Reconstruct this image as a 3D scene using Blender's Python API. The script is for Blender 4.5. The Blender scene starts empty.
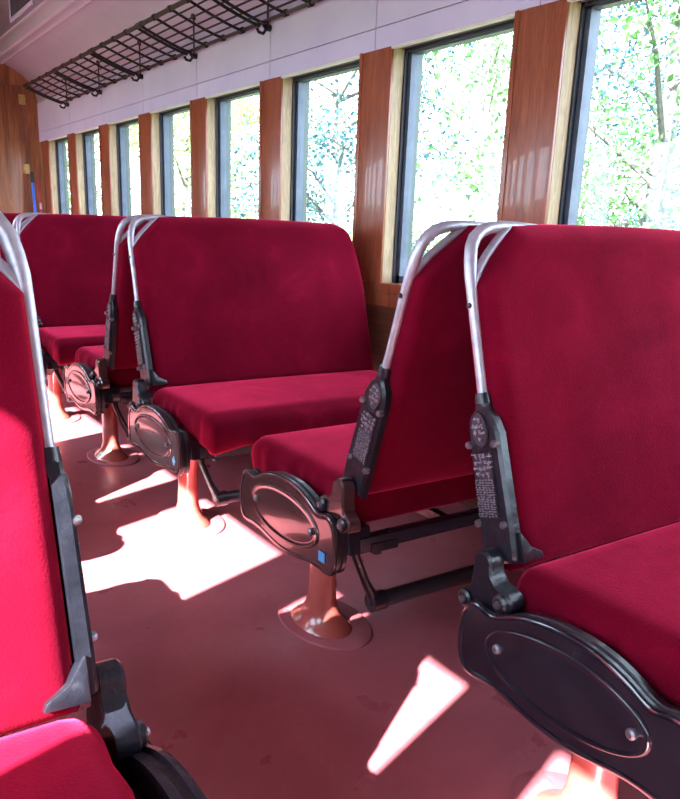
import bpy, bmesh, math, random
from mathutils import Vector, Matrix, Euler
random.seed(7)
SC = bpy.context.scene
COL = SC.collection
PI = math.pi

# ------------------------------------------------------------------ materials
def new_mat(name):
    m = bpy.data.materials.new(name); m.use_nodes = True
    nt = m.node_tree; b = nt.nodes['Principled BSDF']
    return m, nt, b
def setp(b, **k):
    for a, v in k.items():
        s = b.inputs[a.replace('_', ' ')]
        s.default_value = v
def N(nt, t, **k):
    n = nt.nodes.new(t)
    for a, v in k.items(): setattr(n, a, v)
    return n
def coords(nt, scale=(1, 1, 1), rot=(0, 0, 0)):
    tc = N(nt, 'ShaderNodeTexCoord'); mp = N(nt, 'ShaderNodeMapping')
    mp.inputs['Scale'].default_value = scale; mp.inputs['Rotation'].default_value = rot
    nt.links.new(tc.outputs['Object'], mp.inputs['Vector']); return mp.outputs['Vector']
def noise(nt, vec, scale, detail=4, rough=.55, dist=0):
    n = N(nt, 'ShaderNodeTexNoise'); n.inputs['Scale'].default_value = scale
    n.inputs['Detail'].default_value = detail; n.inputs['Roughness'].default_value = rough
    n.inputs['Distortion'].default_value = dist
    nt.links.new(vec, n.inputs['Vector']); return n.outputs['Fac']
def ramp(nt, fac, stops):
    r = N(nt, 'ShaderNodeValToRGB'); e = r.color_ramp.elements
    while len(e) < len(stops): e.new(.5)
    for x, (p, c) in zip(e, stops): x.position = p; x.color = (*c, 1)
    nt.links.new(fac, r.inputs['Fac']); return r.outputs['Color']
def bump(nt, b, h, strength=.3, dist=.01):
    n = N(nt, 'ShaderNodeBump'); n.inputs['Strength'].default_value = strength; n.inputs['Distance'].default_value = dist
    nt.links.new(h, n.inputs['Height']); nt.links.new(n.outputs['Normal'], b.inputs['Normal'])
def noisy(name, stops, scale=6, vscale=(1, 1, 1), rough=.5, bs=.1, bscale=None, metallic=0, detail=4, dist=0, **k):
    m, nt, b = new_mat(name); v = coords(nt, vscale)
    f = noise(nt, v, scale, detail, .6, dist)
    nt.links.new(ramp(nt, f, stops), b.inputs['Base Color'])
    setp(b, Roughness=rough, Metallic=metallic)
    for a, x in k.items(): b.inputs[a.replace('_', ' ')].default_value = x
    if bs: bump(nt, b, noise(nt, v, bscale or scale * 3), bs)
    return m

def velvet():
    m, nt, b = new_mat('crimson_velvet'); v = coords(nt)
    big = noise(nt, v, 5, 5, .6, .6); fine = noise(nt, v, 420, 2)
    c1 = ramp(nt, big, [(.3, (.10, .001, .010)), (.55, (.14, .0017, .014)), (.75, (.20, .004, .022))])
    mx = N(nt, 'ShaderNodeMixRGB', blend_type='MULTIPLY'); mx.inputs['Fac'].default_value = .45
    nt.links.new(c1, mx.inputs['Color1'])
    nt.links.new(ramp(nt, fine, [(.3, (.55, .55, .55)), (.7, (1.3, 1.3, 1.3))]), mx.inputs['Color2'])
    nt.links.new(mx.outputs['Color'], b.inputs['Base Color'])
    setp(b, Roughness=.95, Sheen_Weight=.7, Sheen_Roughness=.42, Sheen_Tint=(1, .045, .14, 1))
    b.inputs['Specular IOR Level'].default_value = .04
    nap = noise(nt, coords(nt, (1, 1, 2.2)), 3.2, 6, .65, 1.2)
    mr = N(nt, 'ShaderNodeMapRange'); mr.inputs['From Min'].default_value = .35; mr.inputs['From Max'].default_value = .68
    mr.inputs['To Min'].default_value = .65; mr.inputs['To Max'].default_value = 1.25
    nt.links.new(nap, mr.inputs['Value']); nt.links.new(mr.outputs['Result'], b.inputs['Sheen Weight'])
    bump(nt, b, noise(nt, v, 260, 3), .25, .003)
    return m
M = {}
M['velvet'] = velvet()
M['tube'] = noisy('worn_nickel_tube', [(.3, (.36, .35, .40)), (.7, (.52, .51, .57))], 40, rough=.42, bs=.05, metallic=.6)
M['iron'] = noisy('black_painted_iron', [(.3, (.005, .006, .011)), (.62, (.011, .012, .02)), (.8, (.035, .036, .045))], 30, rough=.33, bs=.2, bscale=70, Coat_Weight=.15)
M['panel_black'] = noisy('black_enamel_panel', [(.3, (.006, .006, .012)), (.7, (.018, .018, .028)), (.85, (.06, .055, .06))], 18, rough=.2, bs=.06, bscale=30, Coat_Weight=.6)
M['panel_reflect_brown'] = noisy('panel_painted_floor_reflection', [(.3, (.07, .034, .036)), (.7, (.115, .060, .062))], 14, rough=.20, bs=.03, bscale=30, metallic=.4, Coat_Weight=.7)  # brown paints in the sunlit maroon floor reflected by the dark panel
M['bolt'] = noisy('worn_steel_bolt', [(.3, (.10, .10, .12)), (.7, (.28, .28, .31))], 80, rough=.4, bs=.1, metallic=.7)
M['letter'] = noisy('worn_raised_lettering', [(.3, (.16, .15, .18)), (.7, (.55, .52, .58))], 200, rough=.35, bs=.1, metallic=.5)
M['tablet'] = noisy('dark_plum_tablet_paint', [(.3, (.02, .012, .022)), (.7, (.06, .035, .055))], 60, rough=.4, bs=.5, bscale=140)
M['barpaint'] = noisy('chipped_black_bar', [(.0, (.012, .012, .016)), (.62, (.022, .022, .03)), (.66, (.22, .05, .05))], 9, rough=.4, bs=.1)
M['underframe'] = noisy('grey_underseat_slat', [(.3, (.06, .055, .065)), (.7, (.11, .10, .11))], 20, rough=.7)
M['redpaint'] = noisy('maroon_enamel_pedestal', [(.3, (.42, .085, .070)), (.7, (.50, .11, .09))], 10, rough=.22, bs=.05, Coat_Weight=.5)
M['sticker'] = noisy('blue_sticker', [(.3, (.03, .25, .6)), (.7, (.06, .36, .7))], 60, rough=.5, bs=0)
M['sticker2'] = noisy('pale_blue_sticker', [(.3, (.12, .45, .65)), (.7, (.3, .6, .75))], 60, rough=.5, bs=0)
M['rack'] = noisy('black_rack_wire', [(.3, (.006, .006, .010)), (.7, (.016, .016, .022))], 30, rough=.4, bs=.1)

def floor_mat():
    m, nt, b = new_mat('maroon_floor_paint'); v = coords(nt)
    f = noise(nt, v, 2.5, 7, .6, .4)
    c1 = ramp(nt, f, [(.3, (.35, .092, .118)), (.5, (.43, .122, .148)), (.72, (.50, .168, .19))])
    sc = noise(nt, coords(nt, (1, 5, 1), (0, 0, .5)), 26, 6, .75, 2)
    c2 = ramp(nt, sc, [(.0, (0, 0, 0)), (.70, (0, 0, 0)), (.80, (.22, .22, .22))])
    mx = N(nt, 'ShaderNodeMixRGB', blend_type='MIX'); nt.links.new(c2, mx.inputs['Fac'])
    nt.links.new(c1, mx.inputs['Color1']); mx.inputs['Color2'].default_value = (.62, .42, .45, 1)
    nt.links.new(mx.outputs['Color'], b.inputs['Base Color'])
    rr = N(nt, 'ShaderNodeMapRange'); rr.inputs['To Min'].default_value = .20; rr.inputs['To Max'].default_value = .42
    nt.links.new(noise(nt, v, 7, 5), rr.inputs['Value']); nt.links.new(rr.outputs['Result'], b.inputs['Roughness'])
    bump(nt, b, noise(nt, v, 22, 6, .65, .5), .22, .01)
    return m
M['floor'] = floor_mat()

def wood(name, dark, light, scale=1.0, axis='z', rough=.32, coat=.3):
    m, nt, b = new_mat(name)
    sc = {'z': (14, 14, 1.2), 'y': (14, 1.2, 14)}[axis]
    v = coords(nt, tuple(scale * s for s in sc))
    f = noise(nt, v, 2.2, 8, .6, 1.5)
    f2 = noise(nt, coords(nt, tuple(scale * s * 5 for s in sc)), 3, 4)
    mid = tuple((a + c) / 2 for a, c in zip(dark, light))
    mx = N(nt, 'ShaderNodeMixRGB', blend_type='MULTIPLY'); mx.inputs['Fac'].default_value = .5
    nt.links.new(ramp(nt, f, [(.3, dark), (.5, mid), (.7, light)]), mx.inputs['Color1'])
    nt.links.new(ramp(nt, f2, [(.35, (.6, .55, .5)), (.6, (1.1, 1.1, 1.1))]), mx.inputs['Color2'])
    nt.links.new(mx.outputs['Color'], b.inputs['Base Color'])
    setp(b, Roughness=rough, Coat_Weight=coat)
    bump(nt, b, f2, .08, .004)
    return m
M['wood_red'] = wood('red_brown_varnished_wood', (.20, .048, .022), (.38, .115, .05), 1)
M['wood_pale'] = wood('pale_bare_wood', (.30, .19, .10), (.54, .39, .24), 1.4, rough=.55, coat=0)
M['wood_end'] = wood('brown_plywood', (.16, .048, .018), (.40, .155, .065), .45, rough=.5, coat=.1)
M['wood_dark'] = wood('dark_wainscot_wood', (.07, .022, .013), (.16, .055, .03), .7, 'y')
M['paint'] = noisy('lavender_white_paint', [(.3, (.52, .51, .80)), (.7, (.60, .59, .86))], 3, rough=.5, bs=.05, bscale=12)
M['paint_cove'] = noisy('pink_white_cove_paint', [(.3, (.54, .49, .73)), (.7, (.62, .57, .80))], 2, rough=.5, bs=.05, bscale=9)
M['gap'] = noisy('dark_joint', [(.3, (.10, .09, .13)), (.7, (.14, .12, .17))], 10, rough=.8, bs=0)
M['frame'] = noisy('blue_grey_window_metal', [(.3, (.05, .065, .105)), (.7, (.09, .11, .16))], 12, rough=.45, bs=.05, metallic=.1)
M['rubber'] = noisy('black_window_seal', [(.3, (.01, .012, .02)), (.7, (.03, .033, .05))], 12, rough=.5, bs=.05)
M['white'] = noisy('white_window_bead', [(.3, (.62, .62, .66)), (.7, (.75, .75, .78))], 12, rough=.5, bs=.05)
M['brass'] = noisy('dull_brass', [(.3, (.45, .33, .12)), (.7, (.65, .50, .22))], 30, rough=.4, bs=.05, metallic=.6)
M['outer'] = noisy('dark_green_car_side', [(.3, (.03, .05, .04)), (.7, (.05, .07, .06))], 6, rough=.4, bs=.05)
M['bluepl'] = noisy('blue_broom_handle', [(.3, (.02, .12, .65)), (.7, (.03, .18, .8))], 10, rough=.35, bs=0)
M['redpl'] = noisy('red_broom_handle', [(.3, (.42, .02, .05)), (.7, (.55, .04, .08))], 10, rough=.35, bs=0)
M['pinkpl'] = noisy('pink_plastic', [(.3, (.75, .35, .45)), (.7, (.8, .45, .5))], 10, rough=.4, bs=0)
M['blackpl'] = noisy('black_plastic', [(.3, (.012, .012, .014)), (.7, (.03, .03, .03))], 10, rough=.5, bs=0)
M['bark'] = noisy('grey_brown_bark', [(.3, (.07, .065, .06)), (.7, (.18, .17, .16))], 14, (1, 1, .25), rough=.9, bs=.6)
M['ground'] = noisy('leafy_ground', [(.3, (.07, .10, .04)), (.5, (.14, .17, .07)), (.7, (.26, .24, .14))], 1.5, rough=.95, bs=.4)
def leaf(name, a, b_):
    m, nt, b = new_mat(name)
    nt.links.new(ramp(nt, noise(nt, coords(nt), 3.5, 4), [(.3, a), (.7, b_)]), b.inputs['Base Color'])
    setp(b, Roughness=.45)
    tr = N(nt, 'ShaderNodeBsdfTranslucent'); tr.inputs['Color'].default_value = (*[min(1, x * 1.3) for x in b_], 1)
    ms = N(nt, 'ShaderNodeMixShader'); ms.inputs[0].default_value = .3
    nt.links.new(b.outputs[0], ms.inputs[1]); nt.links.new(tr.outputs[0], ms.inputs[2])
    nt.links.new(ms.outputs[0], nt.nodes['Material Output'].inputs['Surface'])
    return m
M['leaf_green'] = leaf('green_leaves', (.018, .060, .020), (.07, .17, .04))
M['leaf_teal'] = leaf('blue_green_leaves', (.006, .030, .038), (.020, .075, .085))
M['leaf_yellow'] = leaf('yellow_green_leaves', (.06, .14, .04), (.22, .30, .08))
def glass_mat():
    m = bpy.data.materials.new('clear_window_glass'); m.use_nodes = True
    nt = m.node_tree; nt.nodes.remove(nt.nodes['Principled BSDF'])
    t = N(nt, 'ShaderNodeBsdfTransparent'); t.inputs['Color'].default_value = (.93, .96, .96, 1)
    g = N(nt, 'ShaderNodeBsdfGlossy'); g.inputs['Roughness'].default_value = .02
    lw = N(nt, 'ShaderNodeLayerWeight'); lw.inputs['Blend'].default_value = .5
    pw = N(nt, 'ShaderNodeMath', operation='POWER'); pw.inputs[1].default_value = 5; nt.links.new(lw.outputs['Facing'], pw.inputs[0])
    sc_ = N(nt, 'ShaderNodeMath', operation='MULTIPLY_ADD'); sc_.inputs[1].default_value = .5; sc_.inputs[2].default_value = .03
    nt.links.new(pw.outputs[0], sc_.inputs[0])
    ms = N(nt, 'ShaderNodeMixShader'); nt.links.new(sc_.outputs[0], ms.inputs[0])
    nt.links.new(t.outputs[0], ms.inputs[1]); nt.links.new(g.outputs[0], ms.inputs[2])
    nt.links.new(ms.outputs[0], nt.nodes['Material Output'].inputs['Surface'])
    return m
M['glass'] = glass_mat()

# ------------------------------------------------------------------ mesh helpers
class MB:
    def __init__(s): s.v = []; s.f = []
    def add(s, vs, fs):
        o = len(s.v); s.v += [tuple(v) for v in vs]; s.f += [tuple(i + o for i in f) for f in fs]
    def box(s, x0, x1, y0, y1, z0, z1):
        x0, x1 = sorted((x0, x1)); y0, y1 = sorted((y0, y1)); z0, z1 = sorted((z0, z1))
        s.add([(x0, y0, z0), (x1, y0, z0), (x1, y1, z0), (x0, y1, z0), (x0, y0, z1), (x1, y0, z1), (x1, y1, z1), (x0, y1, z1)],
              [(3, 2, 1, 0), (4, 5, 6, 7), (0, 1, 5, 4), (1, 2, 6, 5), (2, 3, 7, 6), (3, 0, 4, 7)])
    def tube(s, pts, r, n=10, cap=True, flat=1.0):
        pts = [Vector(p) for p in pts]; rs = r if isinstance(r, (list, tuple)) else [r] * len(pts)
        rings = []; ref = None
        for i, p in enumerate(pts):
            t = (pts[min(i + 1, len(pts) - 1)] - pts[max(i - 1, 0)]).normalized()
            if ref is None:
                ref = Vector((0, 0, 1)) if abs(t.z) < .9 else Vector((0, 1, 0))
            a = (ref - t * ref.dot(t)).normalized(); ref = a; b = t.cross(a)
            rings.append([p + (a * math.cos(2 * PI * k / n) + b * math.sin(2 * PI * k / n) * flat) * rs[i] for k in range(n)])
        vs = [v for R_ in rings for v in R_]; fs = []
        for i in range(len(rings) - 1):
            for k in range(n):
                fs.append((i * n + k, i * n + (k + 1) % n, (i + 1) * n + (k + 1) % n, (i + 1) * n + k))
        if cap: fs += [tuple(range(n))[::-1], tuple((len(rings) - 1) * n + k for k in range(n))]
        s.add(vs, fs)
    def rings(s, rings, cap0=True, cap1=True):
        n = len(rings[0]); vs = [v for r in rings for v in r]; fs = []
        for i in range(len(rings) - 1):
            for k in range(n):
                fs.append((i * n + k, i * n + (k + 1) % n, (i + 1) * n + (k + 1) % n, (i + 1) * n + k))
        if cap0: fs.append(tuple(range(n))[::-1])
        if cap1: fs.append(tuple((len(rings) - 1) * n + k for k in range(n)))
        s.add(vs, fs)
    def build(s, name, mat, parent=None, smooth=True, bevel=0, angle=35):
        me = bpy.data.meshes.new(name); me.from_pydata(s.v, [], s.f)
        bm = bmesh.new(); bm.from_mesh(me); bmesh.ops.recalc_face_normals(bm, faces=bm.faces)
        if bevel: 
            ed = [e for e in bm.edges if len(e.link_faces) == 2 and e.calc_face_angle(0) > math.radians(30)]
            bmesh.ops.bevel(bm, geom=ed, offset=bevel, segments=2, affect='EDGES', profile=.5, clamp_overlap=True)
        bm.to_mesh(me); bm.free()
        me.materials.append(M[mat] if isinstance(mat, str) else mat)
        o = bpy.data.objects.new(name, me); COL.objects.link(o)
        if smooth:
            for p in me.polygons: p.use_smooth = True
            me.set_sharp_from_angle(angle=math.radians(angle))
        if parent: o.parent = parent
        return o
def tag(o, label=None, cat=None, group=None, kind=None):
    if label: o['label'] = label
    if cat: o['category'] = cat
    if group: o['group'] = group
    if kind: o['kind'] = kind
    return o
def empty(name, loc=(0, 0, 0), rz=0):
    o = bpy.data.objects.new(name, None); o.empty_display_size = .1
    o.location = loc; o.rotation_euler = (0, 0, rz); COL.objects.link(o); return o
def copy_tree(o, parent=None):
    c = o.copy(); COL.objects.link(c); c.parent = parent
    for ch in list(o.children): copy_tree(ch, c)
    return c
def structure(o, parent=None):
    if parent is None: o['kind'] = 'structure'
    return o
def outset(poly, d):
    """offset a closed 2-D polygon (ccw) outward by d"""
    out = []; n = len(poly)
    for i in range(n):
        a, b, c = Vector(poly[i - 1]), Vector(poly[i]), Vector(poly[(i + 1) % n])
        e1 = (b - a).normalized(); e2 = (c - b).normalized()
        n1 = Vector((e1.y, -e1.x)); n2 = Vector((e2.y, -e2.x)); m = (n1 + n2)
        m = m.normalized() if m.length > 1e-6 else n1
        out.append(tuple(b + m * d / max(.5, m.dot(n1))))
    return out
def smooth_poly(pts, it=2):
    for _ in range(it):
        q = []
        for i in range(len(pts)):
            a, b = pts[i], pts[(i + 1) % len(pts)]
            q += [(a[0] * .75 + b[0] * .25, a[1] * .75 + b[1] * .25), (a[0] * .25 + b[0] * .75, a[1] * .25 + b[1] * .75)]
        pts = q
    return pts
def ccw(poly):
    A = sum(poly[i - 1][0] * poly[i][1] - poly[i][0] * poly[i - 1][1] for i in range(len(poly)))
    return poly if A > 0 else poly[::-1]

# ------------------------------------------------------------------ the walkover seat
UM, K, ZB = -.22, -.29, .48
def U(z): return UM + K * (z - ZB)        # centre line of the leaning back
W = 1.035                                  # seat width
def smoothstep(a, b, x):
    t = max(0, min(1, (x - a) / (b - a))); return t * t * (3 - 2 * t)

def make_seat(s, root, panel_mat):
    """x runs from the aisle (0) to the window wall, u = facing direction, y = s*u"""
    rnd = random.Random(3 if s > 0 else 5)
    P = lambda x, u, z: (x, s * u, z)
    # ---- cushion
    mb = MB(); nx, ny, nz = 46, 26, 8
    X0, X1, U0, U1, Z0, Z1 = .0, W - .015, -.19, .315, .352, .475
    grid = {}
    def cpt(a, b, c):       # a,b,c in [-1,1] on the cube surface -> rounded, padded cushion
        x = (X0 + X1) / 2 + a * (X1 - X0) / 2; u = (U0 + U1) / 2 + b * (U1 - U0) / 2; z = (Z0 + Z1) / 2 + c * (Z1 - Z0) / 2
        r = .042
        cx = max(X0 + r, min(X1 - r, x)); cu = max(U0 + r, min(U1 - r, u)); cz = max(Z0 + .018, min(Z1 - r, z))
        d = Vector((x - cx, u - cu, z - cz))
        if d.length > 1e-7:
            rr = r if c > -.5 else r
            L = Vector((d.x / r, d.y / r, d.z / (r if d.z > 0 else .018)))
            m = max(abs(L.x), abs(L.y), abs(L.z)); d = d / max(L.length, 1e-6) * m
        q = Vector((cx, cu, cz)) + d
        if c > -.9:
            q.z += .014 * (1 - a * a) * (1 - b * b) * (c > 0)
        if b > .9 and c < .95: q.y += .010 * math.cos(c * 1.5)
        # gathered folds on the side and front
        fold = (1 - abs(c)) * .0055
        if b > .9: q.y += fold * math.sin(q.x * 60 + 2 * math.sin(q.x * 17)) * (1.6 if q.x < .25 else .7)
        if a < -.9: q.x += -fold * math.sin(q.y * 75 + 2 * math.sin(q.y * 23))
        if a < -.7 and b > .8 and c < 0: q.z -= .020 * (-c) * smoothstep(-.7, -1, a) * smoothstep(.8, 1, b)   # hanging corner of the cloth
        return P(q.x, q.y, q.z)
    def face(fn, n1, n2):
        vs = [fn(2 * i / n1 - 1, 2 * j / n2 - 1) for i in range(n1 + 1) for j in range(n2 + 1)]
        fs = [(i * (n2 + 1) + j, (i + 1) * (n2 + 1) + j, (i + 1) * (n2 + 1) + j + 1, i * (n2 + 1) + j + 1) for i in range(n1) for j in range(n2)]
        mb.add(vs, fs)
    face(lambda a, b: cpt(a, b, 1), nx, ny); face(lambda a, b: cpt(a, b, -1), nx, ny)
    face(lambda a, c: cpt(a, 1, c), nx, nz); face(lambda a, c: cpt(a, -1, c), nx, nz)
    face(lambda b, c: cpt(-1, b, c), ny, nz); face(lambda b, c: cpt(1, b, c), ny, nz)
    me = mb.build('seat_cushion', 'velvet', root, angle=70)
    bm = bmesh.new(); bm.from_mesh(me.data); bmesh.ops.remove_doubles(bm, verts=bm.verts, dist=.0006)
    bmesh.ops.recalc_face_normals(bm, faces=bm.faces); bm.to_mesh(me.data); bm.free()
    for p in me.data.polygons: p.use_smooth = True
    # ---- backrest : rows in z, front and back skins
    mb = MB(); NR, NC = 40, 44; zb, zt = .455, 1.073
    def xl(z): return .013 if z < .965 else .013 + (z - .965) / (zt - .965) * .110
    def xr(z):
        if z < zt - .075: return W - .012 - .03 * smoothstep(.8, 1.08, z)
        t = (z - (zt - .075)) / .075; return W - .042 - .075 * (1 - math.sqrt(max(0, 1 - t * t)))
    def T(z): return .048 - .010 * (z - zb) / (zt - zb)
    skins = []
    for side in (1, -1):
        rows = []
        for j in range(NR + 1):
            tj = j / NR; tj = .5 - .5 * math.cos(PI * tj) if False else tj
            z = zb + (zt - zb) * tj; row = []
            for i in range(NC + 1):
                ti = i / NC; ti = .5 - .5 * math.cos(PI * ti) * (1)
                x = xl(z) + (xr(z) - xl(z)) * ti
                d = min(x - xl(z), xr(z) - x, (zt - z), (z - zb) * 1.0)
                if z > .93: d = min(d, ((x - .016) * .74 + (1.082 - z) * .67 - .075 * 0) if x > .12 else d)
                r = .034; k = math.sqrt(max(0, 1 - (1 - min(d / r, 1)) ** 2))
                t = T(z) * (.35 + .65 * k) + .006 * math.sin(PI * ti) * math.sin(PI * min(1, tj * 1.1)) + .0012 * math.sin(x * 31 + z * 9) * k
                zz = z + .006 * math.sin(PI * ti) * (tj ** 3)
                row.append(P(x, U(z) + side * t, zz))
            rows.append(row)
        skins.append(rows)
        mb.add([p for r_ in rows for p in r_], [(j * (NC + 1) + i, j * (NC + 1) + i + 1, (j + 1) * (NC + 1) + i + 1, (j + 1) * (NC + 1) + i) for j in range(NR) for i in range(NC)])
    def border(rows):
        return [rows[0][i] for i in range(NC)] + [rows[j][NC] for j in range(NR)] + [rows[NR][i] for i in range(NC, 0, -1)] + [rows[j][0] for j in range(NR, 0, -1)]
    A, B = border(skins[0]), border(skins[1]); n = len(A)
    rg = []
    for q in range(5):
        t = q / 4; ring = []
        for k in range(n):
            a, b = Vector(A[k]), Vector(B[k]); m = a.lerp(b, t)
            c = Vector((W / 2, m.y, .77)); d = m - c; dd = Vector((d.x / .49, 0, d.z / .31))
            e = .007 * math.sin(PI * t)
            if abs(dd.x) > abs(dd.z): m.x += e * (1 if d.x > 0 else -1)
            else: m.z += e * (1 if d.z > 0 else -1)
            ring.append(m)
        rg.append(ring)
    mb.rings(rg, False, False)
    me = mb.build('backrest', 'velvet', root, angle=80)
    bm = bmesh.new(); bm.from_mesh(me.data); bmesh.ops.remove_doubles(bm, verts=bm.verts, dist=.0005)
    bmesh.ops.recalc_face_normals(bm, faces=bm.faces); bm.to_mesh(me.data); bm.free()
    for p in me.data.polygons: p.use_smooth = True
    # ---- grab handle : tube rising out of the casting, bent into a loop over the corner
    mb = MB()
    path = [(.004, .72), (.004, .76), (.005, .85), (.006, .938), (.008, .985), (.012, 1.01), (.018, 1.034), (.030, 1.052), (.048, 1.064), (.072, 1.071), (.10, 1.074), (.135, 1.075), (.20, 1.075), (.30, 1.071)]
    mb.tube([P(x, U(z), z) for x, z in path], [.0095] * 3 + [.0105, .012, .0125, .0125, .0125, .012, .0115, .011, .010, .007, .004], 12)
    st = [(.007, .955), (.014, .974), (.028, .992), (.052, 1.018), (.080, 1.042), (.104, 1.060), (.122, 1.072)]
    mb.tube([P(x, U(z), z) for x, z in st], [.009, .010, .009, .0085, .0085, .009, .010], 10)
    h = mb.build('grab_handle', 'tube', root, angle=60)
    mb = MB(); z = .93; mb.tube([P(-.003, U(z), z), P(-.0075, U(z), z)], [.006, .0045], 10); mb.build('screw', 'iron', h)
    # ---- back casting with tablet, lettering and bolts (leaning local frame: a up the line, b across, forward +)
    L = math.hypot(1, K); up = (K / L, 1 / L); fw = (1 / L, -K / L)
    def lean(a, b): a *= .90; return (UM + a * up[0] + b * fw[0], ZB + a * up[1] + b * fw[1])
    def ext(name, poly, x0, x1, mat, parent, bevel=.003, rim=None):
        poly = ccw(poly); mb = MB()
        ins = outset(poly, -bevel)
        mb.rings([[P(x0, u, z) for u, z in ins], [P(x0 + (x1 - x0) * min(.45, bevel / abs(x1 - x0)), u, z) for u, z in poly], [P(x1, u, z) for u, z in poly]])
        return mb.build(name, mat, parent, angle=40)
    pl = [(-.018, -.036), (.02, -.036), (.10, -.037), (.20, -.037), (.255, -.036), (.285, -.030), (.305, -.016), (.315, -.013), (.325, -.012), (.325, .012), (.315, .013), (.305, .016), (.285, .030), (.255, .040), (.2, .042), (.1, .046), (.055, .048), (.03, .048), (.012, .048), (-.005, .047), (-.012, .04), (-.014, .02)]
    plate = ext('back_arm_casting', [lean(a, b) for a, b in pl], -.010, .012, 'iron', root, .006)
    mb = MB(); tri = [(.004, .052), (.004, -.012), (.026, -.012), (.060, -.010), (.056, .002), (.028, .018), (.016, .036)]
    mb.rings([[P(x, *lean(a, b)) for x, a in tri] for b in (.030, .053, .0565)]) ; mb.build('foot_flange', 'iron', plate, bevel=.002)
    tabp = []
    def rrect(a0, a1, b0, b1, r, n=6):
        out = []
        for (ca, cb, t0) in ((a0 + r, b0 + r, PI), (a0 + r, b1 - r, PI / 2), (a1 - r, b1 - r, 0), (a1 - r, b0 + r, -PI / 2)):
            for i in range(n + 1):
                t = t0 - i * PI / 2 / n
                out.append((ca + r * math.cos(t) * 1, cb + r * math.sin(t)))
        return out
    oval = [(.264 + .037 * math.cos(t * PI / 12), -.004 + .021 * math.sin(t * PI / 12)) for t in range(24)]
    low = rrect(.078, .222, -.031, .025, .006)
    for o_ in (oval, low):
        tb = ext('tablet', [lean(a, b) for a, b in o_], -.0125, -.004, 'tablet', plate, .002)
        ring = [P(-.012, *lean(a, b)) for a, b in o_]; ring.append(ring[0]); ring.append(ring[1])
        mb = MB(); mb.tube(ring, .0022, 6, False); mb.build('raised_border', 'iron', tb)
    # raised lettering: small cast glyphs in rows
    mb = MB()
    def glyph(a, b, ha, hb):
        for q in range(3):
            da, db = rnd.uniform(-.3, .3) * ha, rnd.uniform(-.35, .35) * hb
            l_, w_ = (ha * rnd.uniform(.35, .9), hb * .22) if rnd.random() < .6 else (ha * .2, hb * rnd.uniform(.5, .9))
            c = [(a + da - l_ / 2, b + db - w_ / 2), (a + da + l_ / 2, b + db - w_ / 2), (a + da + l_ / 2, b + db + w_ / 2), (a + da - l_ / 2, b + db + w_ / 2)]
            mb.rings([[P(-.0115, *lean(*k)) for k in c], [P(-.0152, *lean(*k)) for k in c]])
    for a, n_, w_ in ((.286, 2, .012), (.272, 3, .010), (.259, 3, .011), (.244, 1, .010)):
        for i in range(n_): glyph(a, -.004 + (i - (n_ - 1) / 2) * w_, .010, w_)
    for a in (.211, .198, .185, .172):
        n_ = 4 if a > .18 else 3
        for i in range(n_): glyph(a, -.003 + (i - (n_ - 1) / 2) * .0125, .0105, .011)
    for r_ in range(16):
        for i in range(6): glyph(.160 - r_ * .0050, -.003 + (i - 2.5) * .0082, .0036, .0062)
    mb.build('raised_lettering', 'letter', plate, smooth=False)
    for a, b in ((.234, -.034), (.234, .032), (.068, -.034), (.068, .032)):
        u, z = lean(a, b); mb = MB()
        mb.tube([P(-.004, u, z), P(-.015, u, z), P(-.018, u, z)], [.0075, .0072, .005], 12); mb.build('bolt', 'bolt', plate)
    mb = MB(); u, z = lean(.318, 0); u2, z2 = lean(.34, 0)
    mb.tube([P(.004, u, z), P(.004, u2, z2)], [.016, .0135], 14); mb.build('socket', 'iron', plate)
    # ---- hinge bracket with two bolts
    def arc(cu, cz, r, t0, t1, n=7): return [(cu + r * math.cos(math.radians(t0 + (t1 - t0) * i / n)), cz + r * math.sin(math.radians(t0 + (t1 - t0) * i / n))) for i in range(n + 1)]
    hp = arc(-.215, .478, .023, 10, 170) + [(-.239, .448), (-.243, .425)] + arc(-.246, .395, .023, 110, 290) + [(-.22, .35), (-.16, .35)] + arc(-.158, .420, .023, -60, 80) + [(-.176, .448), (-.190, .462)]
    hb = ext('hinge_bracket', hp, -.050, -.016, 'panel_reflect_brown' if panel_mat == 'panel_reflect_brown' else 'iron', root, .005)
    for u, z in ((-.158, .421), (-.246, .396)):
        mb = MB(); mb.tube([P(-.045, u, z), P(-.056, u, z), P(-.060, u, z)], [.018, .0172, .012], 16); bo = mb.build('bolt', 'iron', hb)
        mb = MB(); mb.tube([P(-.058, u, z), P(-.065, u, z)], [.0085, .006], 12); mb.build('bolt_head', 'bolt', bo)
    # ---- end panel
    half = [(.0, .442), (.04, .440), (.08, .433), (.12, .419), (.148, .404), (.168, .399), (.188, .405), (.208, .407), (.226, .396), (.239, .370), (.244, .33), (.240, .288), (.226, .264), (.20, .258), (.17, .262), (.13, .261), (.08, .252), (.04, .246), (.0, .244)]
    poly = half + [(-u, z) for u, z in half[::-1][1:-1]]
    poly = ccw(smooth_poly(poly, 1)); mb = MB()
    i1, i2, i3 = outset(poly, -.004), outset(poly, -.010), outset(poly, -.014)
    rr = lambda pp, x: [P(x, u, z) for u, z in pp]
    mb.rings([rr(i2, -.0672), rr(i2, -.0695), rr(i1, -.0695), rr(poly, -.067), rr(poly, -.063)])
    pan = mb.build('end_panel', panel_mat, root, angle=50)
    mb = MB(); o1 = outset(poly, .003); mb.rings([rr(i1, -.0632), rr(o1, -.0625), rr(o1, -.056), rr(i1, -.053), rr(i1, -.046), rr(poly, -.043), rr(poly, -.032)])
    mb.build('panel_rim', 'iron', pan, angle=50)
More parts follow.
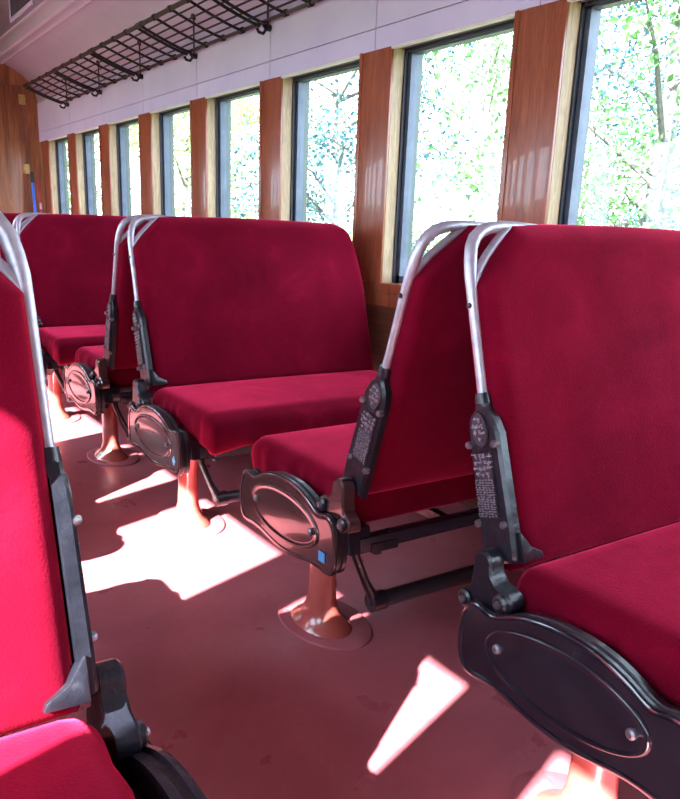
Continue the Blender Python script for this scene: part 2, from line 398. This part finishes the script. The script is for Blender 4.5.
    el = lambda k, x: [P(x, k * .182 * math.cos(2 * PI * t / 48) - 0 * t, .345 + k * .066 * math.sin(2 * PI * t / 48)) for t in range(48)]
    def el2(au, az, x): return [P(x, au * math.cos(2 * PI * t / 48), .343 + az * math.sin(2 * PI * t / 48)) for t in range(48)]
    mb = MB(); mb.rings([el2(.172, .069, -.066), el2(.170, .0675, -.0705), el2(.166, .064, -.0722), el2(.162, .0605, -.0712), el2(.158, .057, -.0690), el2(.150, .052, -.0692), el2(.11, .036, -.0712), el2(.05, .016, -.072)])
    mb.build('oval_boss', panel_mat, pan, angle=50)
    for u in (-.139, .139):
        mb = MB(); mb.tube([P(-.066, u, .346), P(-.0745, u, .346), P(-.0775, u, .346)], [.0095, .009, .005], 14); mb.build('screw', 'bolt', pan)
    # ---- end frame behind the panel, carrying rails and pedestal
    ext('end_frame', [(-.25, .315), (-.235, .375), (-.12, .385), (.12, .385), (.235, .375), (.25, .315), (.12, .285), (.07, .25), (-.07, .25), (-.12, .285)], -.032, .035, 'iron', root, .005)
    for u in (-.235, .235):
        mb = MB(); mb.box(0, W - .03, s * u - .016, s * u + .016, .318, .352); mb.build('seat_rail', 'iron', root, bevel=.003)
    for x in (.30, .66, .93):
        mb = MB(); mb.box(x - .012, x + .012, s * -.22, s * .22, .322, .346); mb.build('cross_brace', 'iron', root)
    mb = MB(); mb.box(.04, W - .03, s * -.16, s * .29, .3525, .362); mb.box(.04, W - .05, s * .272, s * .284, .325, .353)
    mb.build('seat_base', 'underframe', root)
    # pivot lugs on the rail
    for u in (-.235, .235):
        mb = MB(); mb.tube([P(.06, u, .318), P(.06, u, .300)], .014, 10); mb.tube([P(.095, u, .357), P(.095, u, .345)], .009, 8)
        mb.box(.03, .11, s * u - .022, s * u + .022, .312, .336)
        mb.build('rail_lug', 'iron', root, bevel=.002)
    # ---- footrest bar with arms (always on the -y side)
    y0 = -.205
    mb = MB(); mb.tube([(.10, y0, .150), (W - .14, y0, .150)], .021, 14); fr = mb.build('footrest_bar', 'barpaint', root)
    for xx in (.085, W - .13):
        mb = MB(); mb.tube([(xx - .062, y0 + .02, .33), (xx - .055, y0 + .012, .28), (xx - .030, y0, .21), (xx - .008, y0, .168), (xx, y0, .15)], [.012, .011, .011, .014, .018], 10)
        mb.tube([(xx - .012, y0, .150), (xx + .028, y0, .150)], [.026, .026], 14); mb.build('footrest_arm', 'iron', fr)
    # ---- pedestals: aisle and wall side
    for xc, nm in ((.062, 'pedestal'), (W - .12, 'pedestal')):
        mb = MB(); secs = [(.302, .072, .040), (.285, .074, .042), (.262, .066, .038), (.24, .055, .034), (.20, .048, .032), (.15, .046, .032), (.11, .048, .034), (.08, .050, .035), (.055, .058, .040), (.035, .072, .048), (.02, .092, .060), (.012, .106, .068), (.006, .112, .072)]
        mb.rings([[(xc + c * math.cos(t * PI / 16) + .0, (b * math.sin(t * PI / 16)), a) for t in range(32)] for a, b, c in secs])
        pe = mb.build(nm, 'redpaint', root, angle=60)
        mb = MB(); mb.rings([[(xc + .01 + (.112 + e) * math.cos(t * PI / 20), (.168 + e) * math.sin(t * PI / 20), z) for t in range(40)] for e, z in ((0, 0.0), (0, .004), (-.004, .0065))])
        bp = mb.build('base_plate', 'redpaint' if False else 'floor', pe, angle=60)
        for t in (.7, 2.4, 3.9, 5.5):
            mb = MB(); c = (xc + .01 + .088 * math.cos(t), .142 * math.sin(t)); mb.tube([(c[0], c[1], .004), (c[0], c[1], .0085)], [.007, .005], 8)
            mb.build('base_screw', 'floor', pe)
    return root

seatA = empty('walkover_seat', (0, 0, 0))      # faces -y on the right-hand side
make_seat(-1, seatA, 'panel_black')
seatB = empty('walkover_seat', (0, 0, 0))      # faces +y on the right-hand side
make_seat(1, seatB, 'panel_reflect_brown')

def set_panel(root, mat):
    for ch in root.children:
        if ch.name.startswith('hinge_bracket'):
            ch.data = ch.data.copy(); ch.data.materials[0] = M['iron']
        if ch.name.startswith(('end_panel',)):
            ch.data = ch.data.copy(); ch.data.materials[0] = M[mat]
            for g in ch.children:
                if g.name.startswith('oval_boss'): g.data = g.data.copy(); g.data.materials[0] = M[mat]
def sticker(root, s, u, z, mat, diamond):
    for ch in root.children:
        if ch.name.startswith('end_panel'):
            mb = MB(); h = .0125
            c = [(u, z - h * 1.3), (u + h, z), (u, z + h * 1.3), (u - h, z)] if diamond else [(u - h, z - h), (u + h, z - h), (u + h, z + h), (u - h, z + h)]
            mb.rings([[(-.0712, s * a, b) for a, b in c], [(-.069, s * a, b) for a, b in c]])
            o = mb.build('sticker', mat, ch, smooth=False); o['label'] = 'small pale blue diamond sticker' if diamond else 'small square blue sticker'

GR = 'red velvet walkover seats'
R_SEATS = [  # y, facing, dx, tilt, label
    (.700, -1, 0, 0, 'crimson velvet double seat with black oval end panel, nearest on the window side'),
    (1.605, 1, 0, 0, 'crimson velvet double seat with end panel in painted floor-reflection brown and square blue sticker, behind nearest seat'),
    (2.482, -1, -.015, 0, 'whole crimson velvet double seat in mid-picture, end panel in painted floor-reflection brown with pale diamond sticker'),
    (3.403, 1, 0, 0, 'crimson velvet double seat turned away, back to back behind the mid-picture seat'),
    (4.270, -1, -.02, 0, 'far crimson velvet double seat facing the camera, before the wooden end wall'),
    (5.200, 1, 0, 0, 'crimson velvet double seat turned away, directly behind the far camera-facing seat'),
    (6.080, -1, 0, 0, 'crimson velvet double seat closest to the wooden end wall'),
]
usedA = usedB = False
for i, (y, f, dx, tilt, lab) in enumerate(R_SEATS):
    if f < 0: o = seatA if not usedA else copy_tree(seatA); usedA = True
    else: o = seatB if not usedB else copy_tree(seatB); usedB = True
    o.location = (dx, y, 0); tag(o, lab, 'train seat', GR)
    if i == 2: set_panel(o, 'panel_reflect_brown'); R2 = o
    if i == 1: R1 = o
L_SEATS = [
    (.680, -1, 'crimson velvet double seat in the left foreground, across the aisle from the others'),
    (1.585, 1, 'crimson velvet double seat turned away, behind the left foreground seat'),
    (2.482, -1, 'second camera-facing crimson seat on the left side of the aisle'),
    (3.403, 1, 'second turned-away crimson seat on the left side of the aisle'),
]
LX = -.778
for y, f, lab in L_SEATS:
    # rotating by 180 degrees puts the aisle end on the other side and flips the facing
    o = copy_tree(seatB if f < 0 else seatA); o.location = (LX, y, 0); o.rotation_euler = (0, 0, PI)
    if f < 0: set_panel(o, 'panel_black')
    tag(o, lab, 'train seat', GR)
sticker(R1, 1, -.190, .300, 'sticker', False)
sticker(R2, -1, .196, .305, 'sticker2', True)

# ------------------------------------------------------------------ the carriage
XR = 1.072; CX = -.3825; XL = 2 * CX - XR       # inner faces of the posts
WY0, WP, PW = 2.064, .900, .220
ZS, ZT, ZSEAM = .839, 1.786, 1.868
YE, YB = 8.45, -2.6
DG = .105                                       # post face -> glass
def mx(side, x): return x if side > 0 else 2 * CX - x
ks = list(range(-5, 8))
LSH = .11                                       # the left-hand posts stand a little further along
mb = MB(); mb.box(XL - .2, XR + .2, YB - .1, YE + .1, -.08, 0); structure(mb.build('floor', 'floor', smooth=False))

for side, nm in ((1, 'right'), (-1, 'left')):
    X = lambda x: mx(side, x)
    wall = bpy.data.objects.new('wall_' + nm, None); COL.objects.link(wall); wall['kind'] = 'structure'
    # wainscot with sill ledge
    mb = MB(); mb.box(X(XR + .012), X(XR + .17), YB, YE, 0, ZS - .05); mb.build('wainscot', 'wood_dark', wall, smooth=False)
    mb = MB(); mb.box(X(XR - .004), X(XR + .17), YB, YE, ZS - .045, ZS); mb.build('sill_board', 'wood_red', wall, bevel=.004)
    mb = MB(); mb.box(X(XR + .0), X(XR + .012), YB, YE, ZS - .10, ZS - .045); mb.build('sill_moulding', 'wood_red', wall, bevel=.003)
    # header of painted panels with open joints
    mb = MB(); mb.box(X(XR + .008), X(XR + .17), YB, YE, ZT - .002, 2.14); mb.build('header_backing', 'gap', wall, smooth=False)
    mb = MB()
    for k in ks:
        ya, yb = WY0 + k * WP - PW / 2 - WP, WY0 + k * WP - PW / 2
        ya, yb = max(ya, YB), min(yb if k < 7 else YE, YE)
        mb.box(X(XR - .004), X(XR + .01), ya + .0022, yb - .0022, ZT, ZSEAM - .002)
        mb.box(X(XR - .004), X(XR + .01), ya + .0022, yb - .0022, ZSEAM + .002, 2.14)
    mb.build('header_panel', 'paint', wall, smooth=False)
    # outer sheathing above and below the windows
    mb = MB(); mb.box(X(XR + .17), X(XR + .2), YB, YE, -.9, ZS - .02); mb.box(X(XR + .17), X(XR + .2), YB, YE, ZT + .01, 2.5)
    mb.build('outer_sheathing', 'outer', wall, smooth=False)
# posts between the windows
n = 0
for side in (1, -1):
    X = lambda x: mx(side, x)
    for k in ks:
        n += 1; y1 = WY0 + k * WP + (LSH if side < 0 else 0); y0 = y1 - PW
        t = empty('trim_%d' % n, (0, 0, 0)); t['kind'] = 'structure'
        mb = MB(); mb.box(X(XR), X(XR + .012), y0, y1, ZS, ZT + .004); mb.build('post_face', 'wood_red', t, bevel=.002)
        mb = MB(); mb.box(X(XR - .004), X(XR + .014), y1 - .022, y1 + .002, ZS, ZT + .006); mb.build('edge_moulding', 'wood_red', t, bevel=.003)
        mb = MB(); mb.box(X(XR + .0125), X(XR + .085), y0 + .0, y1 - .001, ZS, ZT - .001); mb.build('post_core', 'wood_pale', t, smooth=False)
        mb = MB(); mb.box(X(XR + .0855), X(XR + .17), y0 + .002, y1 - .002, ZS, ZT - .001); mb.build('outer_post', 'outer', t, smooth=False)
        mb = MB(); mb.box(X(XR + .067), X(XR + .085), y0 - .008, y0, ZS, ZT - .001); mb.build('post_seal', 'rubber', t, smooth=False)
# windows in between
n = 0
for side in (1, -1):
    X = lambda x: mx(side, x)
    for k in ks[:-1]:
        n += 1; sh = LSH if side < 0 else 0; y0 = WY0 + k * WP + sh; y1 = WY0 + (k + 1) * WP - PW + sh
        w = empty('window_%d' % n, (0, 0, 0)); w['kind'] = 'structure'
        xa, xb = XR + .085, XR + .125
        mb = MB(); f = .024
        mb.box(X(xa), X(xb), y0, y0 + f, ZS, ZT); mb.box(X(xa), X(xb), y1 - f - .004, y1, ZS, ZT)
        mb.box(X(xa), X(xb), y0, y1, ZT - .020, ZT); mb.box(X(xa), X(xb), y0, y1, ZS, ZS + .03)
        mb.build('window_frame', 'frame', w, smooth=False)
        mb = MB(); mb.box(X(XR + .07), X(XR + .085), y0, y1, ZT - .014, ZT); mb.build('window_seal', 'rubber', w, smooth=False)
        mb = MB(); mb.box(X(XR - .002), X(XR + .02), y0, y1, ZT - .010, ZT - .0005); mb.build('window_bead', 'white', w, smooth=False)
        for q in (.3,):
            mb = MB(); mb.box(X(xa - .02), X(xa), y1 - .12, y1 - .07, ZS, ZS + .03); mb.build('window_latch', 'frame', w, bevel=.003)
        mb = MB(); mb.box(X(XR + .104), X(XR + .107), y0 + f, y1 - f, ZS + .03, ZT - .02); mb.build('window_glass', 'glass', w, smooth=False)
# ceiling: cove, lip moulding, clerestory side, upper deck
prof = [(XR + .006, 2.12), (XR + .002, 2.16), (XR - .012, 2.22), (XR - .035, 2.275), (XR - .07, 2.328), (XR - .12, 2.374), (XR - .18, 2.41), (XR - .24, 2.437), (.78, 2.463)]
lip = [(.775, 2.463), (.772, 2.452), (.764, 2.447), (.755, 2.452), (.752, 2.466), (.745, 2.468), (.715, 2.472), (.708, 2.466), (.690, 2.466), (.684, 2.478)]
cler = [(.684, 2.50), (.684, 2.585), (.672, 2.59), (.672, 2.60), (.68, 2.605), (.68, 2.95), (.62, 3.03), (.45, 3.09), (.1, 3.12), (CX, 3.125)]
half = prof + lip + cler
full = half + [(2 * CX - x, z) for x, z in half[::-1][1:]]
mb = MB(); ro = [(x, z) for x, z in full]
# inner skin plus an outer roof skin
vs = []; fs = []; nn = len(full)
for yy in (YB, YE): vs += [(x, yy, z) for x, z in full]
fs = [(i, i + 1, nn + i + 1, nn + i) for i in range(nn - 1)]
mb.add(vs, fs); ceil = structure(mb.build('ceiling', 'paint_cove', angle=30))
md = ceil.modifiers.new('Solidify', 'SOLIDIFY'); md.thickness = .012; md.offset = 1
mb = MB(); out = [(XR + .21, 2.4), (XR + .21, 2.5), (.9, 2.66), (.72, 2.72), (.72, 3.1), (.5, 3.22), (CX, 3.28)]
out = out + [(2 * CX - x, z) for x, z in out[::-1][1:]]; nn = len(out); vs = []
for yy in (YB - .1, YE + .1): vs += [(x, yy, z) for x, z in out]
mb.add(vs, [(i, i + 1, nn + i + 1, nn + i) for i in range(nn - 1)])
rf = mb.build('roof', 'outer', smooth=False); rf.name = 'trim_roof'; rf['kind'] = 'structure'
# clerestory vent windows (right and left), smoky panes in painted frames
n = 30
for side in (1, -1):
    X = lambda x: mx(side, x)
    for y in (1.2, 3.0, 4.8, 7.15):
        if side < 0 and y > 5: pass
        n += 1; w = empty('window_%d' % n, (0, 0, 0)); w['kind'] = 'structure'
        ya, yb, za, zb_ = y - .34, y + .36, 2.665, 2.86
        mb = MB(); f = .03
        mb.box(X(.663), X(.679), ya - f, yb + f, za - f, za); mb.box(X(.663), X(.679), ya - f, yb + f, zb_, zb_ + f)
        mb.box(X(.663), X(.679), ya - f, ya, za, zb_); mb.box(X(.663), X(.679), yb, yb + f, za, zb_)
        mb.build('window_frame', 'paint', w, bevel=.003)
        mb = MB(); mb.box(X(.669), X(.676), ya, yb, za, za + .012); mb.box(X(.669), X(.676), ya, yb, zb_ - .012, zb_)
        mb.box(X(.669), X(.676), ya, ya + .012, za, zb_); mb.box(X(.669), X(.676), yb - .012, yb, za, zb_); mb.build('window_seal', 'rubber', w, smooth=False)
        mb = MB(); mb.box(X(.6735), X(.6785), ya + .012, yb - .012, za + .012, zb_ - .012); mb.build('window_pane', 'frame', w, smooth=False)
# end walls
def end_wall(name, ya, yb, mat):
    pts = [(XR + .1, 0)] + [(XR + .1, 2.1)] + half[:]
    poly = [(XR + .17, 0), (XR + .17, 2.12)] + full + [(XL - .17, 2.12), (XL - .17, 0)]
    mb = MB(); mb.rings([[(x, ya, z) for x, z in poly], [(x, yb, z) for x, z in poly]])
    return structure(mb.build(name, mat, smooth=False))
end_wall('wall_end', YE, YE + .06, 'wood_end'); end_wall('wall_back', YB - .06, YB, 'wood_end')
# cupboard door flush in the end wall
d = empty('door_1', (0, 0, 0)); d['kind'] = 'structure'
mb = MB(); mb.box(.20, .925, YE - .012, YE - .002, .05, 2.275); mb.build('door_leaf', 'wood_end', d, bevel=.002)
mb = MB(); mb.box(.925, .931, YE - .006, YE - .001, .05, 2.281); mb.box(.2, .931, YE - .006, YE - .001, 2.275, 2.281); mb.build('door_gap', 'gap', d, smooth=False)
for z in (2.158, 1.52, .5):
    mb = MB(); mb.box(.895, .955, YE - .020, YE - .010, z - .045, z + .045); h = mb.build('hinge', 'brass', d, bevel=.002)
    mb = MB(); mb.tube([(.928, YE - .024, z - .045), (.928, YE - .024, z + .045)], .006, 8); mb.build('hinge_pin', 'brass', h)

# ------------------------------------------------------------------ luggage rack
rack = empty('luggage_rack', (XR, WY0, 2.04)); tag(rack, 'long black wire luggage rack fixed high on the lavender wall above the windows', 'luggage rack')
ox, oy, oz = XR, WY0, 2.04
RX, RZ, FX, FZ, Ya, Yb = 1.022, 2.040, .722, 2.132, .55, 7.40
def Lp(x, y, z): return (x - ox, y - oy, z - oz)
def radd(name, pts_list, r, mat='rack', parent=rack, n_=8):
    mb = MB()
    for p in pts_list: mb.tube([Lp(*q) for q in p], r, n_)
    return mb.build(name, mat, parent)
radd('front_rail', [[(FX, Ya, FZ), (FX, Yb, FZ)]], .0125)
radd('rear_rail', [[(RX, Ya, RZ), (RX, Yb, RZ)]], .0095)
def cross(t):   # rear -> front, gently curved tray
    x = RX + (FX - RX) * t; z = RZ + (FZ - RZ) * (t ** 1.25) ; return x, z
for q in range(1, 6):
    x, z = cross(q / 6); radd('long_wire', [[(x, Ya, z + .004), (x, Yb, z + .004)]], .0055, n_=6)
brk = [WY0 - PW / 2 + k * WP for k in range(-1, 7)]; brk[-1] = 7.36
cy = []
for a, b in zip(brk[:-1], brk[1:]):
    for q in (1, 2, 3): cy.append(a + (b - a) * q / 4)
for y in cy:
    o = radd('cross_wire', [[(*[cross(t / 8)[0]], y, cross(t / 8)[1]) for t in range(9)]], .0075)
    for t in (0, 1):
        mb = MB(); x, z = cross(t); mb.tube([Lp(x, y - .014, z), Lp(x, y + .014, z)], .0170, 8)
        mb.build('wire_clip', 'rack', o)
for y in brk:
    b = None
    for dy in (-.028, .028):
        o = radd('bracket_arm', [[(cross(t / 8)[0], y + dy, cross(t / 8)[1] - .012) for t in range(9)]], .0085)
        b = b or o
    hook = [(RX + .005, y, RZ - .01), (RX + .02, y, RZ - .03), (RX + .005, y, RZ - .05), (RX - .02, y, RZ - .048), (RX - .032, y, RZ - .03)]
    radd('bracket_hook', [hook], .0085, parent=rack)
    radd('bracket_stay', [[(RX + .03, y, RZ - .02), (RX + .03, y, RZ + .19)]], .0050, parent=rack)
    for q in ([(RX + .046, y, RZ + .19), (RX + .018, y, RZ + .19)], [(RX + .05, y, RZ - .02), (RX + .015, y, RZ - .02)], [(FX, y - .045, FZ), (FX, y + .045, FZ)]):
        radd('bracket_boss', [q], .0165)

# ------------------------------------------------------------------ brooms by the end wall, bolt in the floor
br = empty('broom', (.965, 8.22, 0)); tag(br, 'blue-handled broom standing against the wooden end wall beside the last window post', 'broom')
mb = MB(); mb.tube([(0, 0, .12), (-.012, .12, 1.40)], .0145, 10); mb.build('handle', 'bluepl', br)
mb = MB(); mb.tube([(-.012, .12, 1.39), (-.0125, .125, 1.49)], .0165, 10); mb.build('grip', 'blackpl', br)
mb = MB(); mb.box(-.12, .06, -.025, .025, .08, .14); hd = mb.build('head', 'bluepl', br, bevel=.006)
mb = MB(); mb.box(-.12, .06, -.03, .03, 0, .08); mb.build('bristles', 'blackpl', br)
br = empty('mop', (1.01, 8.12, 0)); tag(br, 'thin red-handled mop standing just right of the blue broom', 'mop')
mb = MB(); mb.tube([(0, 0, .10), (-.005, .21, 1.42)], .009, 8); mb.build('handle', 'redpl', br)
mb = MB(); mb.tube([(-.0044, .165, 1.14), (-.0045, .170, 1.20)], .013, 8); mb.build('collar', 'pinkpl', br)
mb = MB(); mb.tube([(0, 0, 0), (0, 0, .06), (0, .005, .12)], [.045, .04, .015], 12); mb.build('mop_head', 'white', br)
mb = MB(); mb.tube([(0, 0, 0), (0, 0, .004), (0, 0, .006)], [.013, .013, .009], 12)
mb2 = mb.build('floor_bolt', 'iron'); mb2.location = (-.538, 1.441, 0); tag(mb2, 'small dark bolt head alone in the bare maroon aisle floor', 'bolt')

# ------------------------------------------------------------------ outside
mb = MB(); G = 30
def gz(x, y): return -1.3 + .25 * math.sin(x * .3) * math.cos(y * .27) + max(0, x - 8) * .10
vs = [(-40 + 80 * i / G, -30 + 90 * j / G, gz(-40 + 80 * i / G, -30 + 90 * j / G)) for i in range(G + 1) for j in range(G + 1)]
mb.add(vs, [(i * (G + 1) + j, (i + 1) * (G + 1) + j, (i + 1) * (G + 1) + j + 1, i * (G + 1) + j + 1) for i in range(G) for j in range(G)])
g = mb.build('ground', 'ground'); tag(g, kind='structure')

def leaf_cloud(rnd, centres, nper, spread, size):
    mb = MB()
    for c in centres:
        for _ in range(nper):
            p = Vector((rnd.gauss(c[0], spread * c[3]), rnd.gauss(c[1], spread * c[3]), rnd.gauss(c[2], spread * .6 * c[3])))
            d = Vector((rnd.gauss(0, 1), rnd.gauss(0, 1), rnd.gauss(0, .7) - .3)).normalized()
            w = d.cross(Vector((rnd.gauss(0, 1), rnd.gauss(0, 1), rnd.gauss(0, 1)))).normalized()
            L_ = size * rnd.uniform(.6, 1.4); B_ = L_ * .3
            nrm = d.cross(w)
            mb.add([p, p + d * L_ * .5 + w * B_ + nrm * L_ * .06, p + d * L_, p + d * L_ * .5 - w * B_ + nrm * L_ * .06], [(0, 1, 2, 3)])
    return mb
def make_tree(seed, height, mat, nb=16, nper=120, size=.085, low=.8, name='leafy_tree'):
    rnd = random.Random(seed); root = empty(name)
    top = Vector((rnd.uniform(-.5, .5), rnd.uniform(-.5, .5), height)); mb = MB(); pts = []
    for i in range(8):
        t = i / 7; pts.append(Vector((top.x * t + .08 * math.sin(t * 7 + seed), top.y * t + .08 * math.cos(t * 6 + seed), top.z * t)))
    r0 = height * .013
    mb.tube(pts, [r0 * (1 - .8 * i / 7) for i in range(8)], 8); mb.build('trunk', 'bark', root)
    cen = []; mb = MB()
    for b in range(nb):
        t = rnd.uniform(low / height, .97); base = top * t; base.z = height * t
        a = rnd.uniform(0, 2 * PI); ln = rnd.uniform(.8, 2.1) * (1.15 - t * .6); rise = rnd.uniform(-.1, .7)
        e = base + Vector((math.cos(a) * ln, math.sin(a) * ln, rise * ln)); m = base.lerp(e, .5) + Vector((0, 0, .15))
        mb.tube([base, m, e], [r0 * .35, r0 * .22, r0 * .06], 6)
        for q in range(3):
            a2 = a + rnd.uniform(-1, 1); s_ = base.lerp(e, rnd.uniform(.4, .9)); e2 = s_ + Vector((math.cos(a2) * .6, math.sin(a2) * .6, rnd.uniform(-.2, .4)))
            mb.tube([s_, e2], [r0 * .12, r0 * .04], 5); cen.append((*e2, 1))
        cen.append((*e, 1)); cen.append((*m, 1))
    mb.build('branches', 'bark', root)
    leaf_cloud(rnd, cen, nper, .30, size).build('foliage', mat, root, smooth=False)
    return root
kinds = [make_tree(11, 8.5, 'leaf_green', 30, 85, .075), make_tree(23, 7.5, 'leaf_teal', 32, 85, .07), make_tree(37, 7.0, 'leaf_yellow', 26, 75, .08), make_tree(51, 3.6, 'leaf_teal', 24, 60, .055, .2), make_tree(63, 3.4, 'leaf_green', 20, 44, .06, .2)]
tw = ['nearest window', 'second nearest window', 'third nearest window', 'fourth nearest window', 'fifth nearest window', 'sixth nearest window']
trees = [  # kind, x, y, rot, scale, label
    (0, 5.7, 4.6, 0, .9, 'green leafy tree close outside the nearest window'),
    (1, 5.4, 9.2, 1, .95, 'dense blue-green tree outside the second and third nearest windows'),
    (2, 4.9, 14.0, 2, .95, 'yellow-green tree outside the fourth nearest window'),
    (0, 4.6, 18.4, 1.7, .95, 'green tree outside the fifth nearest window'),
    (1, 4.6, 23.2, .7, 1, 'blue-green tree outside the sixth nearest window'),
    (2, 4.8, 28.4, 2.2, 1, 'yellow-green tree farthest off, in the narrow windows by the end wall'),
    (1, 10.2, 7.6, 3, 1.05, 'tall blue-green tree in the far background of the nearest window'),
    (0, 11.6, 13.0, 5, 1.1, 'tall green tree in the far background of the second nearest window'),
    (2, 10.2, 19.0, 3, 1.1, 'tall yellow-green tree in the far background of the third nearest window'),
    (3, 3.6, .6, 2, .6, 'low blue-green bush at the right edge of the nearest window'),
    (4, 3.8, 6.9, .5, .6, 'low green bush outside the second nearest window'),
]
seen = set()
for k, x, y, rz, sc, lab in trees:
    o = kinds[k] if k not in seen else copy_tree(kinds[k]); seen.add(k)
    if k >= 3: o.name = 'bush'
    o.location = (x, y, gz(x, y) - .03); o.rotation_euler = (0, 0, rz); o.scale = (sc,) * 3
    tag(o, lab, 'bush' if k >= 3 else 'tree', 'trees and bushes outside the windows')

# ------------------------------------------------------------------ light
w = bpy.data.worlds.new('World'); SC.world = w; w.use_nodes = True
nt = w.node_tree; bg = nt.nodes['Background']
bg.inputs['Color'].default_value = (.68, .81, 1.0, 1); bg.inputs['Strength'].default_value = 9.8
sl = bpy.data.lights.new('sun', 'SUN'); sl.energy = 54; sl.angle = math.radians(.6); sl.color = (1, .95, .88)
so = bpy.data.objects.new('sun', sl); COL.objects.link(so)
SUN = Vector((.36, .128, -.290))
so.rotation_euler = SUN.to_track_quat('-Z', 'Y').to_euler(); so.location = (-6, -3, 8)

# ------------------------------------------------------------------ camera
pitch, roll, yaw = -.2665, -.0395, .6065
F = Vector((math.sin(yaw) * math.cos(pitch), math.cos(yaw) * math.cos(pitch), math.sin(pitch)))
Rv = Vector((math.cos(yaw), -math.sin(yaw), 0)); Uv = Rv.cross(F)
cr, sr = math.cos(roll), math.sin(roll)
r2 = Rv * cr - Uv * sr; u2 = Rv * sr + Uv * cr
cam = bpy.data.cameras.new('camera'); co = bpy.data.objects.new('camera', cam); COL.objects.link(co)
m = Matrix((r2, u2, -F)).transposed().to_4x4(); m.translation = Vector((-1.0114, 0, 1.056)); co.matrix_world = m
cam.sensor_fit = 'HORIZONTAL'; cam.sensor_width = 36; cam.lens = 768.33 / 680 * 36; cam.shift_y = 40.24 / 680
cam.clip_start = .02; cam.clip_end = 300
SC.camera = co
vs_ = SC.view_settings; vs_.view_transform = 'Standard'; vs_.look = 'None'; vs_.exposure = .55; vs_.gamma = 1; vs_.use_curve_mapping = False
SC.cycles.max_bounces = 10; SC.cycles.diffuse_bounces = 6; SC.cycles.transparent_max_bounces = 16
